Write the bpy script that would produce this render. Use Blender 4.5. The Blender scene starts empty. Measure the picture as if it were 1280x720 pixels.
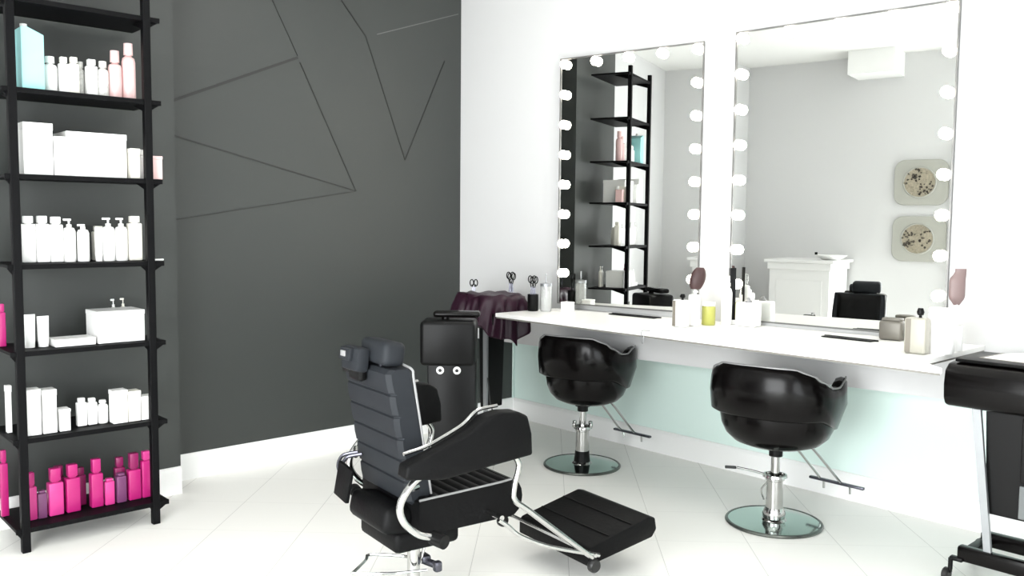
import bpy, bmesh, math, random
from math import sin, cos, pi, radians as R
from mathutils import Vector, Matrix
random.seed(7)
sc = bpy.context.scene
col = sc.collection

# ------------------------------------------------------------------ materials
def mat(name, rgb, rough=0.5, metal=0.0, spec=0.5, bump=None, coat=0.0, emit=None, es=0.0, noise=None, trans=0.0):
    m = bpy.data.materials.new(name); m.use_nodes = True
    nt = m.node_tree; b = nt.nodes['Principled BSDF']
    b.inputs['Base Color'].default_value = (*rgb, 1)
    b.inputs['Roughness'].default_value = rough
    b.inputs['Metallic'].default_value = metal
    b.inputs['Specular IOR Level'].default_value = spec
    b.inputs['Coat Weight'].default_value = coat
    b.inputs['Transmission Weight'].default_value = trans
    if emit:
        b.inputs['Emission Color'].default_value = (*emit, 1); b.inputs['Emission Strength'].default_value = es
    if noise or bump:
        tc = nt.nodes.new('ShaderNodeTexCoord')
        nz = nt.nodes.new('ShaderNodeTexNoise'); nz.inputs['Scale'].default_value = (noise or bump)[0]
        nz.inputs['Detail'].default_value = 4
        nt.links.new(tc.outputs['Object'], nz.inputs['Vector'])
        if noise:
            mx = nt.nodes.new('ShaderNodeMix'); mx.data_type = 'RGBA'
            k = noise[1]
            mx.inputs[6].default_value = (*[c*(1-k) for c in rgb], 1)
            mx.inputs[7].default_value = (*[min(1, c*(1+k)) for c in rgb], 1)
            nt.links.new(nz.outputs['Fac'], mx.inputs[0]); nt.links.new(mx.outputs[2], b.inputs['Base Color'])
        if bump:
            bp = nt.nodes.new('ShaderNodeBump'); bp.inputs['Strength'].default_value = bump[1]; bp.inputs['Distance'].default_value = 0.004
            nt.links.new(nz.outputs['Fac'], bp.inputs['Height']); nt.links.new(bp.outputs['Normal'], b.inputs['Normal'])
    return m

M = {}
M['white_wall'] = mat('white_wall_paint', (.64, .64, .64), .6, noise=(1.5, .01))
M['grey_wall'] = mat('charcoal_wall_paint', (.037, .041, .0385), .45, noise=(1.2, .04))
M['groove'] = mat('dark_wall_groove', (.017, .018, .017), .5, noise=(3, .05))
M['light_groove'] = mat('pale_wall_groove', (.11, .115, .11), .4, noise=(3, .05))  # highlight along one wall line, put into the colour of a paler strip
M['teal_wall'] = mat('pale_aqua_wall_paint', (.72, .87, .82), .5, noise=(1.5, .02))
M['trim'] = mat('white_gloss_trim', (.9, .9, .89), .35, noise=(4, .01))
M['ceiling'] = mat('ceiling_paint', (.8, .8, .78), .8, noise=(2, .01))
M['counter'] = mat('white_counter_laminate', (.88, .875, .85), .3, noise=(5, .01))
M['counter_edge'] = mat('grey_counter_edge', (.20, .19, .17), .4, noise=(5, .02))
M['black_metal'] = mat('black_powder_coat', (.003, .003, .0035), .55, spec=.1, noise=(9, .1))
M['gloss_black'] = mat('glossy_black_vinyl', (.0025, .002, .002), .2, spec=.17, noise=(9, .1))
M['leather'] = mat('black_leather', (.003, .003, .0032), .5, spec=.10, bump=(60, .25))
M['leather_grey'] = mat('worn_charcoal_leather', (.015, .017, .020), .55, spec=.15, bump=(60, .25), noise=(7, .25))
M['piping'] = mat('grey_piping', (.24, .24, .24), .35, noise=(9, .05))
M['chrome'] = mat('chrome', (.50, .50, .49), .12, 1.0, noise=(3, .03))
M['base_chrome'] = mat('polished_base_plate', (.46, .54, .51), .1, 1.0, noise=(3, .03))
M['dark_rim'] = mat('dark_base_rim', (.12, .13, .12), .25, .8, noise=(3, .05))
M['steel'] = mat('brushed_grey_steel', (.30, .31, .32), .35, .6, noise=(6, .05))
M['rubber'] = mat('black_rubber', (.010, .010, .010), .4, spec=.35, noise=(9, .1))
M['black_plastic'] = mat('black_plastic', (.004, .004, .004), .38, spec=.14, noise=(9, .1))
M['grey_panel'] = mat('dark_grey_panel', (.13, .14, .14), .5, noise=(6, .05))
M['mirror'] = mat('mirror_glass', (.80, .81, .79), .0, 1.0, noise=(1, .002))
M['frame'] = mat('thin_grey_frame', (.16, .16, .155), .35, .5, noise=(5, .05))
M['bulb'] = mat('lit_warm_bulb', (1, .95, .88), .3, emit=(1, .93, .82), es=20, noise=(5, .01))
M['socket'] = mat('white_bulb_socket', (.85, .85, .83), .4, noise=(5, .02))
M['cape'] = mat('plum_nylon', (.019, .004, .012), .4, spec=.25, noise=(9, .3), bump=(30, .3))
M['white_prod'] = mat('white_plastic', (.9, .9, .885), .35, noise=(9, .02))
M['ivory'] = mat('ivory_plastic', (.84, .82, .74), .35, noise=(9, .03))
M['pink_pale'] = mat('pale_pink_plastic', (.80, .55, .54), .35, noise=(9, .03))
M['aqua'] = mat('aqua_carton', (.34, .70, .70), .4, noise=(9, .06))
M['magenta'] = mat('magenta_plastic', (.42, .012, .15), .35, noise=(14, .15))
M['magenta_dark'] = mat('deep_magenta_plastic', (.24, .01, .09), .35, noise=(14, .15))
M['pink_hot'] = mat('hot_pink_plastic', (.56, .04, .23), .35, noise=(14, .12))
M['purple'] = mat('dusky_purple_plastic', (.15, .04, .12), .4, noise=(14, .1))
M['speckle'] = mat('speckled_white_plastic', (.7, .69, .66), .4, noise=(90, .45))
M['taupe'] = mat('taupe_label', (.20, .18, .15), .4, noise=(9, .05))
M['brush_red'] = mat('dark_maroon_bristle', (.045, .018, .018), .5, bump=(90, .6), noise=(30, .3))
M['brush_taupe'] = mat('dusty_rose_plastic', (.20, .14, .135), .45, noise=(20, .1))
M['amber'] = mat('yellow_green_liquid', (.42, .42, .10), .3, noise=(9, .1))
M['clear'] = mat('clear_plastic', (.93, .94, .93), .08, trans=.75, noise=(3, .01))
M['bone'] = mat('bone_plastic', (.40, .385, .33), .35, noise=(9, .04))
M['tin'] = mat('grey_brown_tin', (.15, .14, .12), .4, .3, noise=(9, .08))
M['steel_dark'] = mat('dark_scissor_steel', (.10, .10, .12), .25, .8, noise=(9, .1))
M['plate'] = mat('pale_grey_glaze', (.40, .40, .36), .4, noise=(6, .05))
M['mosaic_a'] = mat('pale_mosaic_stone', (.36, .32, .24), .4, noise=(60, .5))
M['mosaic_b'] = mat('brown_mosaic_stone', (.05, .04, .028), .4, noise=(60, .5))
M['cab'] = mat('white_cabinet_paint', (.80, .80, .79), .45, noise=(3, .01))
M['lamp_panel'] = mat('lit_ceiling_panel', (1, 1, 1), .5, emit=(1, .98, .95), es=2, noise=(3, .01))  # glow of the added ceiling panels

# floor: cream 0.41 m tiles laid on the diagonal, thin grey joints
def floor_material():
    m = bpy.data.materials.new('cream_floor_tiles'); m.use_nodes = True
    nt = m.node_tree; N = nt.nodes; L = nt.links; b = N['Principled BSDF']
    g = N.new('ShaderNodeNewGeometry'); sp = N.new('ShaderNodeSeparateXYZ'); L.new(g.outputs['Position'], sp.inputs[0])
    def mth(op, a, bb=None):
        n = N.new('ShaderNodeMath'); n.operation = op
        for i, v in enumerate((a, bb)):
            if v is None: continue
            if hasattr(v, 'links'): L.new(v, n.inputs[i])
            else: n.inputs[i].default_value = v
        return n.outputs[0]
    def joint(expr, phase):
        t = mth('SUBTRACT', expr, phase); t = mth('DIVIDE', t, .5795); t = mth('ADD', t, 100.0); t = mth('FRACT', t)
        t = mth('SUBTRACT', t, .5); t = mth('ABSOLUTE', t); t = mth('SUBTRACT', .5, t)
        return mth('LESS_THAN', t, .0038)
    s = mth('ADD', sp.outputs[0], sp.outputs[1]); d = mth('SUBTRACT', sp.outputs[0], sp.outputs[1])
    j1 = joint(s, -.085); j2 = joint(d, .09)
    j = mth('MAXIMUM', j1, mth('MULTIPLY', j2, .45))
    nz = N.new('ShaderNodeTexNoise'); nz.inputs['Scale'].default_value = 1.3; nz.inputs['Detail'].default_value = 5
    L.new(g.outputs['Position'], nz.inputs['Vector'])
    c1 = N.new('ShaderNodeMix'); c1.data_type = 'RGBA'
    c1.inputs[6].default_value = (.86, .85, .81, 1); c1.inputs[7].default_value = (.90, .89, .855, 1); L.new(nz.outputs['Fac'], c1.inputs[0])
    c2 = N.new('ShaderNodeMix'); c2.data_type = 'RGBA'; L.new(j, c2.inputs[0]); L.new(c1.outputs[2], c2.inputs[6])
    c2.inputs[7].default_value = (.60, .59, .56, 1)
    L.new(c2.outputs[2], b.inputs['Base Color']); b.inputs['Roughness'].default_value = .38
    b.inputs['Specular IOR Level'].default_value = .35
    return m
M['floor'] = floor_material()

# ------------------------------------------------------------------ geometry helpers
class MB:
    """collects shapes for ONE mesh"""
    def __init__(s): s.bm = bmesh.new()
    def merge(s, b2, mtx=None):
        if mtx is not None: b2.transform(mtx)
        me = bpy.data.meshes.new('tmp'); b2.to_mesh(me); b2.free(); s.bm.from_mesh(me); bpy.data.meshes.remove(me)
    def box(s, c, d, bev=0.0, seg=2, rz=0, rx=0, ry=0, taper=None):
        b = bmesh.new(); bmesh.ops.create_cube(b, size=1)
        for v in b.verts:
            v.co = Vector((v.co.x*d[0], v.co.y*d[1], v.co.z*d[2]))
            if taper and v.co.z > 0: v.co.x *= taper; v.co.y *= taper
        if bev: bmesh.ops.bevel(b, geom=list(b.edges), offset=bev, segments=seg, profile=.5, affect='EDGES')
        s.merge(b, Matrix.Translation(c) @ Matrix.Rotation(rz, 4, 'Z') @ Matrix.Rotation(ry, 4, 'Y') @ Matrix.Rotation(rx, 4, 'X'))
        return s
    def lathe(s, prof, c=(0, 0, 0), n=24, sx=1, sy=1, mtx=None):
        b = bmesh.new(); rings = []
        for r, z in prof:
            if r < 1e-6: rings.append([b.verts.new((0, 0, z))])
            else: rings.append([b.verts.new((r*cos(2*pi*i/n)*sx, r*sin(2*pi*i/n)*sy, z)) for i in range(n)])
        for a, q in zip(rings, rings[1:]):
            for i in range(n):
                j = (i+1) % n
                vs = []
                for v in (a[i % len(a)], a[j % len(a)], q[j % len(q)], q[i % len(q)]):
                    if v not in vs: vs.append(v)
                if len(vs) > 2: b.faces.new(vs)
        if prof[0] != prof[-1]:
            for rg in (rings[0], rings[-1]):
                if len(rg) > 1: b.faces.new(rg)
        bmesh.ops.remove_doubles(b, verts=b.verts, dist=1e-6); bmesh.ops.recalc_face_normals(b, faces=b.faces)
        s.merge(b, Matrix.Translation(c) @ (mtx or Matrix()))
        return s
    def cyl(s, p, q, r, r2=None, n=16):
        p, q = Vector(p), Vector(q); d = q-p; h = d.length
        m = Matrix.Translation(p) @ d.to_track_quat('Z', 'Y').to_matrix().to_4x4()
        return s.lathe([(0, 0), (r, 0), (r2 or r, h), (0, h)], n=n, mtx=m)
    def tube(s, pts, r, n=10, smooth=6, flat=None):
        pts = [Vector(p) for p in pts]
        if smooth and len(pts) > 2:   # Catmull-Rom
            P = [2*pts[0]-pts[1]]+pts+[2*pts[-1]-pts[-2]]; out = []
            for i in range(1, len(P)-2):
                for k in range(smooth):
                    t = k/smooth; a, b_, c, d = P[i-1:i+3]
                    out.append(.5*((2*b_)+(c-a)*t+(2*a-5*b_+4*c-d)*t*t+(3*b_-a-3*c+d)*t**3))
            out.append(pts[-1]); pts = out
        b = bmesh.new(); rings = []; up = None
        for i, p in enumerate(pts):
            d = (pts[min(i+1, len(pts)-1)]-pts[max(i-1, 0)]).normalized()
            if up is None: up = Vector((0, 0, 1)) if abs(d.z) < .9 else Vector((1, 0, 0))
            x = d.cross(up).normalized(); up = x.cross(d).normalized()
            fx = flat or (1, 1)
            rings.append([b.verts.new(p+(x*cos(2*pi*k/n)*fx[0]+up*sin(2*pi*k/n)*fx[1])*r) for k in range(n)])
        for a, q in zip(rings, rings[1:]):
            for k in range(n): b.faces.new((a[k], a[(k+1) % n], q[(k+1) % n], q[k]))
        b.faces.new(rings[0]); b.faces.new(rings[-1])
        bmesh.ops.recalc_face_normals(b, faces=b.faces)
        s.merge(b); return s
    def prism(s, poly, lo, hi, axis='z', bev=0.0, seg=2):
        """poly in the plane perpendicular to axis: z->(x,y), x->(y,z), y->(x,z)"""
        b = bmesh.new()
        def P(a, c, t): return {'z': (a, c, t), 'x': (t, a, c), 'y': (a, t, c)}[axis]
        A = [b.verts.new(P(*p, lo)) for p in poly]; B = [b.verts.new(P(*p, hi)) for p in poly]
        b.faces.new(A); b.faces.new(B)
        for i in range(len(poly)): j = (i+1) % len(poly); b.faces.new((A[i], A[j], B[j], B[i]))
        bmesh.ops.recalc_face_normals(b, faces=b.faces)
        if bev: bmesh.ops.bevel(b, geom=list(b.edges), offset=bev, segments=seg, profile=.5, affect='EDGES')
        s.merge(b); return s
    def grid(s, rows, closed=False, caps=False):
        b = bmesh.new(); V = [[b.verts.new(p) for p in r] for r in rows]
        n = len(V[0])
        for a, q in zip(V, V[1:]):
            for k in range(n if closed else n-1): b.faces.new((a[k], a[(k+1) % n], q[(k+1) % n], q[k]))
        if caps: b.faces.new(V[0]); b.faces.new(V[-1])
        bmesh.ops.recalc_face_normals(b, faces=b.faces)
        s.merge(b); return s
    def build(s, name, m, parent=None, smooth=True, angle=40):
        me = bpy.data.meshes.new(name); s.bm.to_mesh(me); s.bm.free()
        me.materials.append(M[m] if isinstance(m, str) else m)
        if smooth:
            me.shade_smooth()
            try: me.set_sharp_from_angle(angle=R(angle))
            except Exception: pass
        o = bpy.data.objects.new(name, me); col.objects.link(o)
        if parent: o.parent = parent
        return o

def tag(o, label=None, cat=None, group=None, kind=None):
    if label: o['label'] = label
    if cat: o['category'] = cat
    if group: o['group'] = group
    if kind: o['kind'] = kind
    return o
def thing(name, loc, label, cat, rz=0, group=None):
    o = bpy.data.objects.new(name, None); col.objects.link(o); o.empty_display_size = .05
    o.location = loc; o.rotation_euler = (0, 0, rz)
    return tag(o, label, cat, group)
def struct(o): o['kind'] = 'structure'; return o
def copy_tree(o, parent=None):
    c = o.copy(); col.objects.link(c); c.parent = parent
    for ch in [x for x in bpy.data.objects if x.parent == o]: copy_tree(ch, c)
    return c

# ------------------------------------------------------------------ room shell
CEIL = 3.16; BACK = -5.3; RIGHT = 6.5
UA = .09769; UD = .5146
def uy(x): return -(UD - x*sin(UA))/cos(UA)       # front face of the built-out mirror wall
struct(MB().box((3.1, -2.6, -.05), (7.2, 5.7, .1)).build('floor', 'floor', smooth=False))
struct(MB().box((3.1, -2.6, CEIL+.05), (7.2, 5.7, .1)).build('ceiling', 'ceiling', smooth=False))
struct(MB().box((-.06, -2.65, CEIL/2), (.12, 5.3, CEIL)).prism([(0, -2.588), (.22, -2.588), (.22, -3.56), (0, -3.56)], 0, CEIL).build('wall_left', 'grey_wall', smooth=False))
struct(MB().prism([(0, -3.56), (.20, -3.56), (.20, BACK), (0, BACK)], 0, CEIL).build('wall_left_return', 'white_wall', smooth=False))
struct(MB().box((3.25, .06, CEIL/2), (6.74, .12, CEIL)).build('wall_back', 'teal_wall', smooth=False))
struct(MB().prism([(0, uy(0)), (5.24, uy(5.24)), (RIGHT, -.004), (RIGHT, 0), (0, 0)], .645, CEIL).build('wall_mirror', 'white_wall', smooth=False))
struct(MB().box((3.25, BACK-.06, CEIL/2), (6.74, .12, CEIL)).build('wall_front', 'white_wall', smooth=False))
struct(MB().box((RIGHT+.06, BACK/2, CEIL/2), (.12, 5.3, CEIL)).build('wall_right', 'white_wall', smooth=False))
struct(MB().box((1.58, BACK+.2, 3.05), (.44, .4, .24)).build('trim_1', 'trim', smooth=False))     # bulkhead under the ceiling
HB = .145
def baseboard(name, p, q, nrm):
    p, q, nv = Vector(p), Vector(q), Vector(nrm)
    mb = MB(); prof = [(0, 0), (.014, 0), (.014, HB-.02), (.008, HB-.004), (0, HB)]
    mb.grid([[(*(e+nv*a), h) for a, h in prof] for e in (p, q)], closed=True, caps=True)
    return struct(mb.build(name, 'trim', smooth=False))
baseboard('baseboard_back', (0, 0), (RIGHT, 0), (0, -1))
baseboard('baseboard_left', (0, 0), (0, -2.588), (1, 0))
baseboard('baseboard_pilaster', (.22, -2.588), (.22, -3.56), (1, 0))
baseboard('baseboard_return', (.20, -3.56), (.20, BACK), (1, 0))
baseboard('baseboard_front', (0, BACK), (RIGHT, BACK), (0, 1))
baseboard('baseboard_right', (RIGHT, BACK), (RIGHT, 0), (-1, 0))
struct(MB().box((.010, -.012, (.645+HB)/2), (.012, .012, .645-HB)).build('trim_2', 'teal_wall', smooth=False))

# unseen windows added around the fill lamps, behind and right of the camera
def added_window(name, c, w, h, rz):
    o = struct(MB().box((0, -.006, 0), (w, .008, h)).build(name, 'sky_pane', smooth=False))
    o.location = c; o.rotation_euler = (0, 0, rz)
    mb = MB(); f = .06
    for sx in (-1, 1): mb.box((sx*(w/2+f/2), .02, 0), (f, .05, h+2*f), .004)
    for sz in (-1, 1): mb.box((0, .02, sz*(h/2+f/2)), (w, .05, f), .004)
    mb.build('window_frame', 'trim', o, smooth=False)
M['sky_pane'] = mat('bright_window_pane', (.8, .85, .9), .3, emit=(.93, .97, 1), es=1.5, noise=(1, .01))  # glowing pane added behind each fill lamp
added_window('window_1', (3.45, BACK+.012, 1.15), 2.2, 2.1, 0)
added_window('window_2', (RIGHT-.012, -3.9, 1.15), 2.4, 2.0, pi/2)

# angular lines on the charcoal wall
lines = [((-2.588, 2.04), (-1.76, 2.40), .016, 'groove'), ((-2.588, 1.91), (-1.361, 1.628), .007, 'groove'),
         ((-2.588, 1.425), (-1.361, 1.628), .005, 'groove'), ((-1.745, 2.375), (-1.361, 1.628), .006, 'groove'),
         ((-1.80, 3.15), (-1.286, 2.595), .007, 'groove'), ((-1.286, 2.595), (-.985, 1.842), .006, 'groove'),
         ((-.985, 1.842), (-.66, 2.52), .006, 'groove'), ((-1.203, 2.617), (-.545, 2.85), .006, 'light_groove'),
         ((-2.16, 3.15), (-1.76, 2.41), .004, 'groove')]
for i, (a, b, w, m_) in enumerate(lines):
    a, b = Vector(a), Vector(b); d = (b-a).normalized(); n_ = Vector((-d.y, d.x))*w/2
    struct(MB().prism([a-n_, b-n_, b+n_, a+n_], 0, .004, 'x').build('trim_%d' % (i+3), m_, smooth=False))

# unseen ceiling panel lamps, added to light the room
for i, (x, y) in enumerate(((1.5, -1.75), (4.3, -1.9), (4.6, -3.6))):
    t = thing('ceiling_light', (x, y, CEIL-.045), ['square lit panel lamp on the ceiling nearest the charcoal wall', 'square lit panel lamp on the ceiling over the aqua wall side', 'square lit panel lamp on the ceiling furthest from both long walls'][i], 'lamp')
    mb = MB()
    for sx in (-1, 1): mb.box((sx*.39, 0, .022), (.02, .80, .044))
    for sy in (-1, 1): mb.box((0, sy*.39, .022), (.76, .02, .044))
    mb.build('lamp_frame', 'trim', t, smooth=False)
    MB().box((0, 0, .022), (.76, .76, .02)).build('diffuser', 'lamp_panel', t, smooth=False)

# ------------------------------------------------------------------ counter
CX0, CX1, CY, CH = .92, 3.31, -1.0, .912
t = thing('counter', (CX0, CY, CH-.03), 'long white wall counter running under both mirrors', 'counter')
MB().prism([(0, 0), (3.44-CX0, 0), (CX1-CX0, .13), (CX1-CX0, uy(CX1)-CY), (0, uy(CX0)-CY)], .008, .03, bev=.002).build('worktop', 'counter', t, smooth=False)
MB().prism([(.004, .004), (3.432-CX0, .004), (CX1-CX0-.004, .126), (CX1-CX0-.004, uy(CX1)-CY), (.004, uy(CX0)-CY)], 0, .008).build('edge_band', 'counter_edge', t, smooth=False)

# ------------------------------------------------------------------ mirrors with bulbs
bulb_me = MB().lathe([(0, -.027), (.012, -.024), (.022, -.014), (.026, 0), (.022, .014), (.012, .024), (0, .027)], n=16).build('bulb', 'bulb')
def bulb_proto():
    return bulb_me
used_bulb = [False]
def lit_mirror(x0, y0, x1, y1, z0, z1, label, wedge):
    p0, p1 = Vector((x0, y0)), Vector((x1, y1)); L = (p1-p0).length; ang = math.atan2(y1-y0, x1-x0)
    t = thing('lit_mirror', (x0, y0, z0), label, 'mirror', ang)
    H = z1-z0
    # box body behind the glass; local x along, -y towards the room
    w = L*math.tan(ang-UA)
    MB().prism([(0, 0), (L, 0), (L, .010), (0, .012+w)], 0, H).build('backing', 'frame', t, smooth=False)
    MB().box((L/2, -.002, H/2), (L-.006, .004, H-.006)).build('glass', 'mirror', t, smooth=False)
    mb = MB(); f = .007
    for xx in (f/2, L-f/2): mb.box((xx, -.005, H/2), (f, .012, H))
    for zz in (f/2, H-f/2): mb.box((L/2, -.005, zz), (L-2*f, .012, f))
    mb.build('mirror_frame', 'frame', t, smooth=False)
    ins = .038; pos = []
    for k in range(8):
        z = H-ins-k*(H-.12)/7.6
        pos += [(ins, z), (L-ins, z)]
    for k in (1, 2, 3): pos.append((ins+(L-2*ins)*k/4, H-ins))
    for (xx, zz) in pos:
        if not used_bulb[0]: b = bulb_me; used_bulb[0] = True
        else: b = bulb_me.copy(); col.objects.link(b)
        b.parent = t; b.location = (xx, -.024, zz)
        s_ = MB().lathe([(.017, 0), (.017, .006), (.013, .012), (0, .012)], n=14, mtx=Matrix.Rotation(pi/2, 4, 'X')).build('bulb_socket', 'socket', b)
        s_.location = (0, .020, 0)
    return t
lit_mirror(.949, -.508, 1.870, -.334, .945, 2.432, 'left wall mirror framed by bulbs, reflecting the black shelves', True)
x0, x1 = 2.064, 3.150
lit_mirror(x0, uy(x0)-.012, x1, uy(x1)-.012, .930, 2.452, 'right wall mirror framed by bulbs, reflecting the blank white wall', False)

# ------------------------------------------------------------------ tall black shelf
SX, SYL, SYR = .605, -3.421, -2.866
SH = [.107, .497, .874, 1.246, 1.626, 1.986, 2.36, 2.74]
rack = thing('shelving_unit', (SX, SYL, 0), 'tall narrow black metal shelving unit against the charcoal wall', 'shelf')
for yy in (0, SYR-SYL):
    MB().box((0, yy, 1.40), (.034, .034, 2.80), .003).build('post', 'black_metal', rack, smooth=False)
for k, z in enumerate(SH):
    # board behind and around the posts, front lip level with the post's front
    b = MB().box((-.165, (SYR-SYL)/2+.012, z-.009), (.345, .655, .014), .002).box((.004, (SYR-SYL)/2+.012, z-.012), (.012, .655, .022), .002).build('shelf_board', 'black_metal', rack, smooth=False)
    for yy in (0, SYR-SYL):
        br = MB()
        br.prism([(-.02, z-.016), (-.15, z-.016), (-.02, z-.055)], yy-.006, yy+.006, 'y')
        br.prism([(yy+.015, z-.02), (yy+.06 if yy else yy-.045, z-.02), (yy+.015, z-.05)] if yy else [(-.015, z-.02), (-.035, z-.02), (-.015, z-.05)], -.012, -.004, 'x')
        br.build('shelf_bracket', 'black_metal', b, smooth=False)

def bottle(y, w, z, h, m_, cap, kind, label, dx=0, group=None, capm=None):
    """shelf products; kind: square, round, pump, tube, box"""
    x = SX-.075-w/2+dx if kind != 'box' else SX-.12+dx
    capm = capm or m_
    if kind in ('square', 'round'):
        t = thing('shampoo_bottle', (x, y, z), label, 'bottle', random.uniform(-.06, .06), group)
        hb = h*(1-cap)
        if kind == 'square':
            MB().box((0, 0, hb/2), (w*.82, w*1.02, hb), min(.006, w*.12), 3).build('bottle_body', m_, t)
            MB().box((0, 0, hb+.004), (w*.40, w*.46, .012)).box((0, 0, hb+(h-hb)*.55), (w*.62, w*.70, (h-hb)*.9), .003).build('cap', capm, t)
        else:
            r = w*.50
            MB().lathe([(0, 0), (r*.9, 0), (r, .006), (r, hb*.86), (r*.86, hb*.95), (r*.45, hb), (0, hb)], n=20).build('bottle_body', m_, t)
            MB().lathe([(r*.42, hb), (r*.42, hb+.004), (r*.68, hb+.004), (r*.64, h), (0, h)], n=18).build('cap', capm, t)
    elif kind == 'pump':
        t = thing('pump_bottle', (x, y, z), label, 'bottle', random.uniform(-.5, .5), group)
        r = w*.50; hb = h*(1-cap)
        MB().lathe([(0, 0), (r*.92, 0), (r, .006), (r, hb*.88), (r*.8, hb*.97), (r*.4, hb), (0, hb)], n=20).build('bottle_body', m_, t)
        MB().cyl((0, 0, hb-.004), (0, 0, hb+.012), r*.42).cyl((0, 0, hb), (0, 0, h-.006), r*.16).box((0, -r*.3, h-.006), (r*.5, r*1.25, .010), .003).build('pump_head', capm, t)
    elif kind == 'tube':
        t = thing('hair_cream_tube', (x, y, z), label, 'tube', random.uniform(-.1, .1), group)
        c_ = h*.16
        MB().lathe([(0, 0), (w*.40, 0), (w*.42, c_), (0, c_)], n=18).build('cap', capm, t)
        rows = []
        for k in range(9):
            f_ = k/8; ry = w*(.43+.05*f_); rx = w*.43*(1-f_)**.7+.003
            rows.append([(rx*cos(a*2*pi/20), ry*sin(a*2*pi/20), c_+(h-c_)*f_) for a in range(20)])
        MB().grid(rows, closed=True, caps=True).build('tube_body', m_, t)
    return t
def carton(y, w, z, h, m_, label, depth=.16, dx=0, name='product_box', group=None, slant=0):
    t = thing(name, (SX-.03-depth/2+dx, y, z), label, 'box', random.uniform(-.02, .02), group)
    hl = h*.86
    if slant:
        MB().prism([(-w/2, 0), (w/2, 0), (w/2, h-slant), (-w/2+.02, h-.02), (-w/2, h-.025)], -depth/2, depth/2, 'x', bev=.002).build('carton', m_, t, smooth=False)
        MB().lathe([(0, 0), (.014, 0), (.014, .022), (0, .022)], c=(0, -w/2+.024, h-.026), n=14).build('cap', 'white_prod', t)
    else:
        MB().box((0, 0, h*.43), (depth, w, h*.86), .002).build('carton', m_, t, smooth=False)
        MB().box((0, 0, h*.93), (depth+.003, w+.003, h*.14), .002).build('lid', m_, t, smooth=False)
    return t
A, B_, C_, D_, E_, F_ = [SH[i]+.0005 for i in (5, 4, 3, 2, 1, 0)]
# row with the aqua carton
carton(-3.327, .088, A, .282, 'aqua', 'tall aqua carton with slanted top, left end of its shelf', depth=.11, slant=.05)
bottle(-3.243, .058, A, .157, 'white_prod', .2, 'round', 'short white bottle standing right beside the tall aqua carton')
bottle(-3.191, .039, A, .161, 'white_prod', .18, 'square', 'second small white bottle right of the aqua carton, ivory cap', capm='ivory')
bottle(-3.149, .041, A, .166, 'ivory', .18, 'square', 'ivory bottle in the middle of the aqua carton row')
bottle(-3.106, .034, A, .157, 'speckle', .2, 'round', 'slim dotted bottle behind the gap in the aqua carton row', dx=-.05)
bottle(-3.074, .046, A, .166, 'white_prod', .18, 'square', 'white bottle just left of the speckled one, aqua carton row')
bottle(-3.024, .050, A, .164, 'speckle', .2, 'round', 'speckled white bottle left of the two pale pink ones')
bottle(-2.969, .060, A, .219, 'pink_pale', .26, 'round', 'pale pink capped bottle, the shorter of the pink pair')
bottle(-2.908, .060, A, .26, 'pink_pale', .22, 'round', 'taller pale pink bottle at the right end of its shelf')
# row of white cartons
carton(-3.317, .115, B_, .221, 'white_prod', 'tallest white carton at left end of the carton shelf', depth=.2)
carton(-3.226, .056, B_, .169, 'white_prod', 'narrow white carton right of the tallest one', depth=.12)
carton(-3.067, .255, B_, .198, 'white_prod', 'widest white carton in the middle of the carton shelf', depth=.2, dx=-.03)
carton(-2.912, .040, B_, .137, 'ivory', 'slim ivory carton right of the widest white carton', depth=.10)
bottle(-2.862, .046, B_, .137, 'white_prod', .2, 'round', 'small white bottle beside the little pink carton')
carton(-2.812, .046, B_, .108, 'pink_pale', 'little pale pink carton at right end of the carton shelf', depth=.06)
# row of square-capped bottles
for i, (y, h) in enumerate(((-3.350, .203), (-3.295, .204), (-3.240, .201))):
    bottle(y, .052, C_, h, 'white_prod', .17, 'square', ['leftmost square-capped white bottle beside the left shelf post', 'second square-capped white bottle from the left post', 'third square-capped white bottle from the left post'][i])
bottle(-3.184, .053, C_, .194, 'white_prod', .2, 'pump', 'white pump bottle fourth from the left post, below the cartons')
bottle(-3.126, .052, C_, .170, 'white_prod', .14, 'pump', 'short white pump bottle at the gap in its row')
bottle(-3.062, .036, C_, .152, 'white_prod', .12, 'tube', 'short white tube just right of the gap')
bottle(-3.016, .056, C_, .200, 'white_prod', .2, 'pump', 'left white pump bottle of the right-hand cluster')
bottle(-2.959, .056, C_, .200, 'white_prod', .2, 'pump', 'right white pump bottle of the right-hand cluster')
bottle(-2.899, .058, C_, .208, 'ivory', .16, 'square', 'tallest ivory capped bottle beside the right shelf post')
bottle(-3.035, .05, C_, .16, 'ivory', .16, 'square', 'squat ivory bottle behind the white pump cluster', dx=-.085)
t = thing('flat_comb', (SX-.03, -2.822, C_), 'small white comb lying on the shelf end right of the post', 'comb', .2)
mb = MB().box((0, 0, .004), (.010, .062, .008), .002)
for k in range(12): mb.box((-.012, -.028+k*.005, .0035), (.018, .002, .005))
mb.build('comb_teeth', 'white_prod', t, smooth=False)
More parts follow.
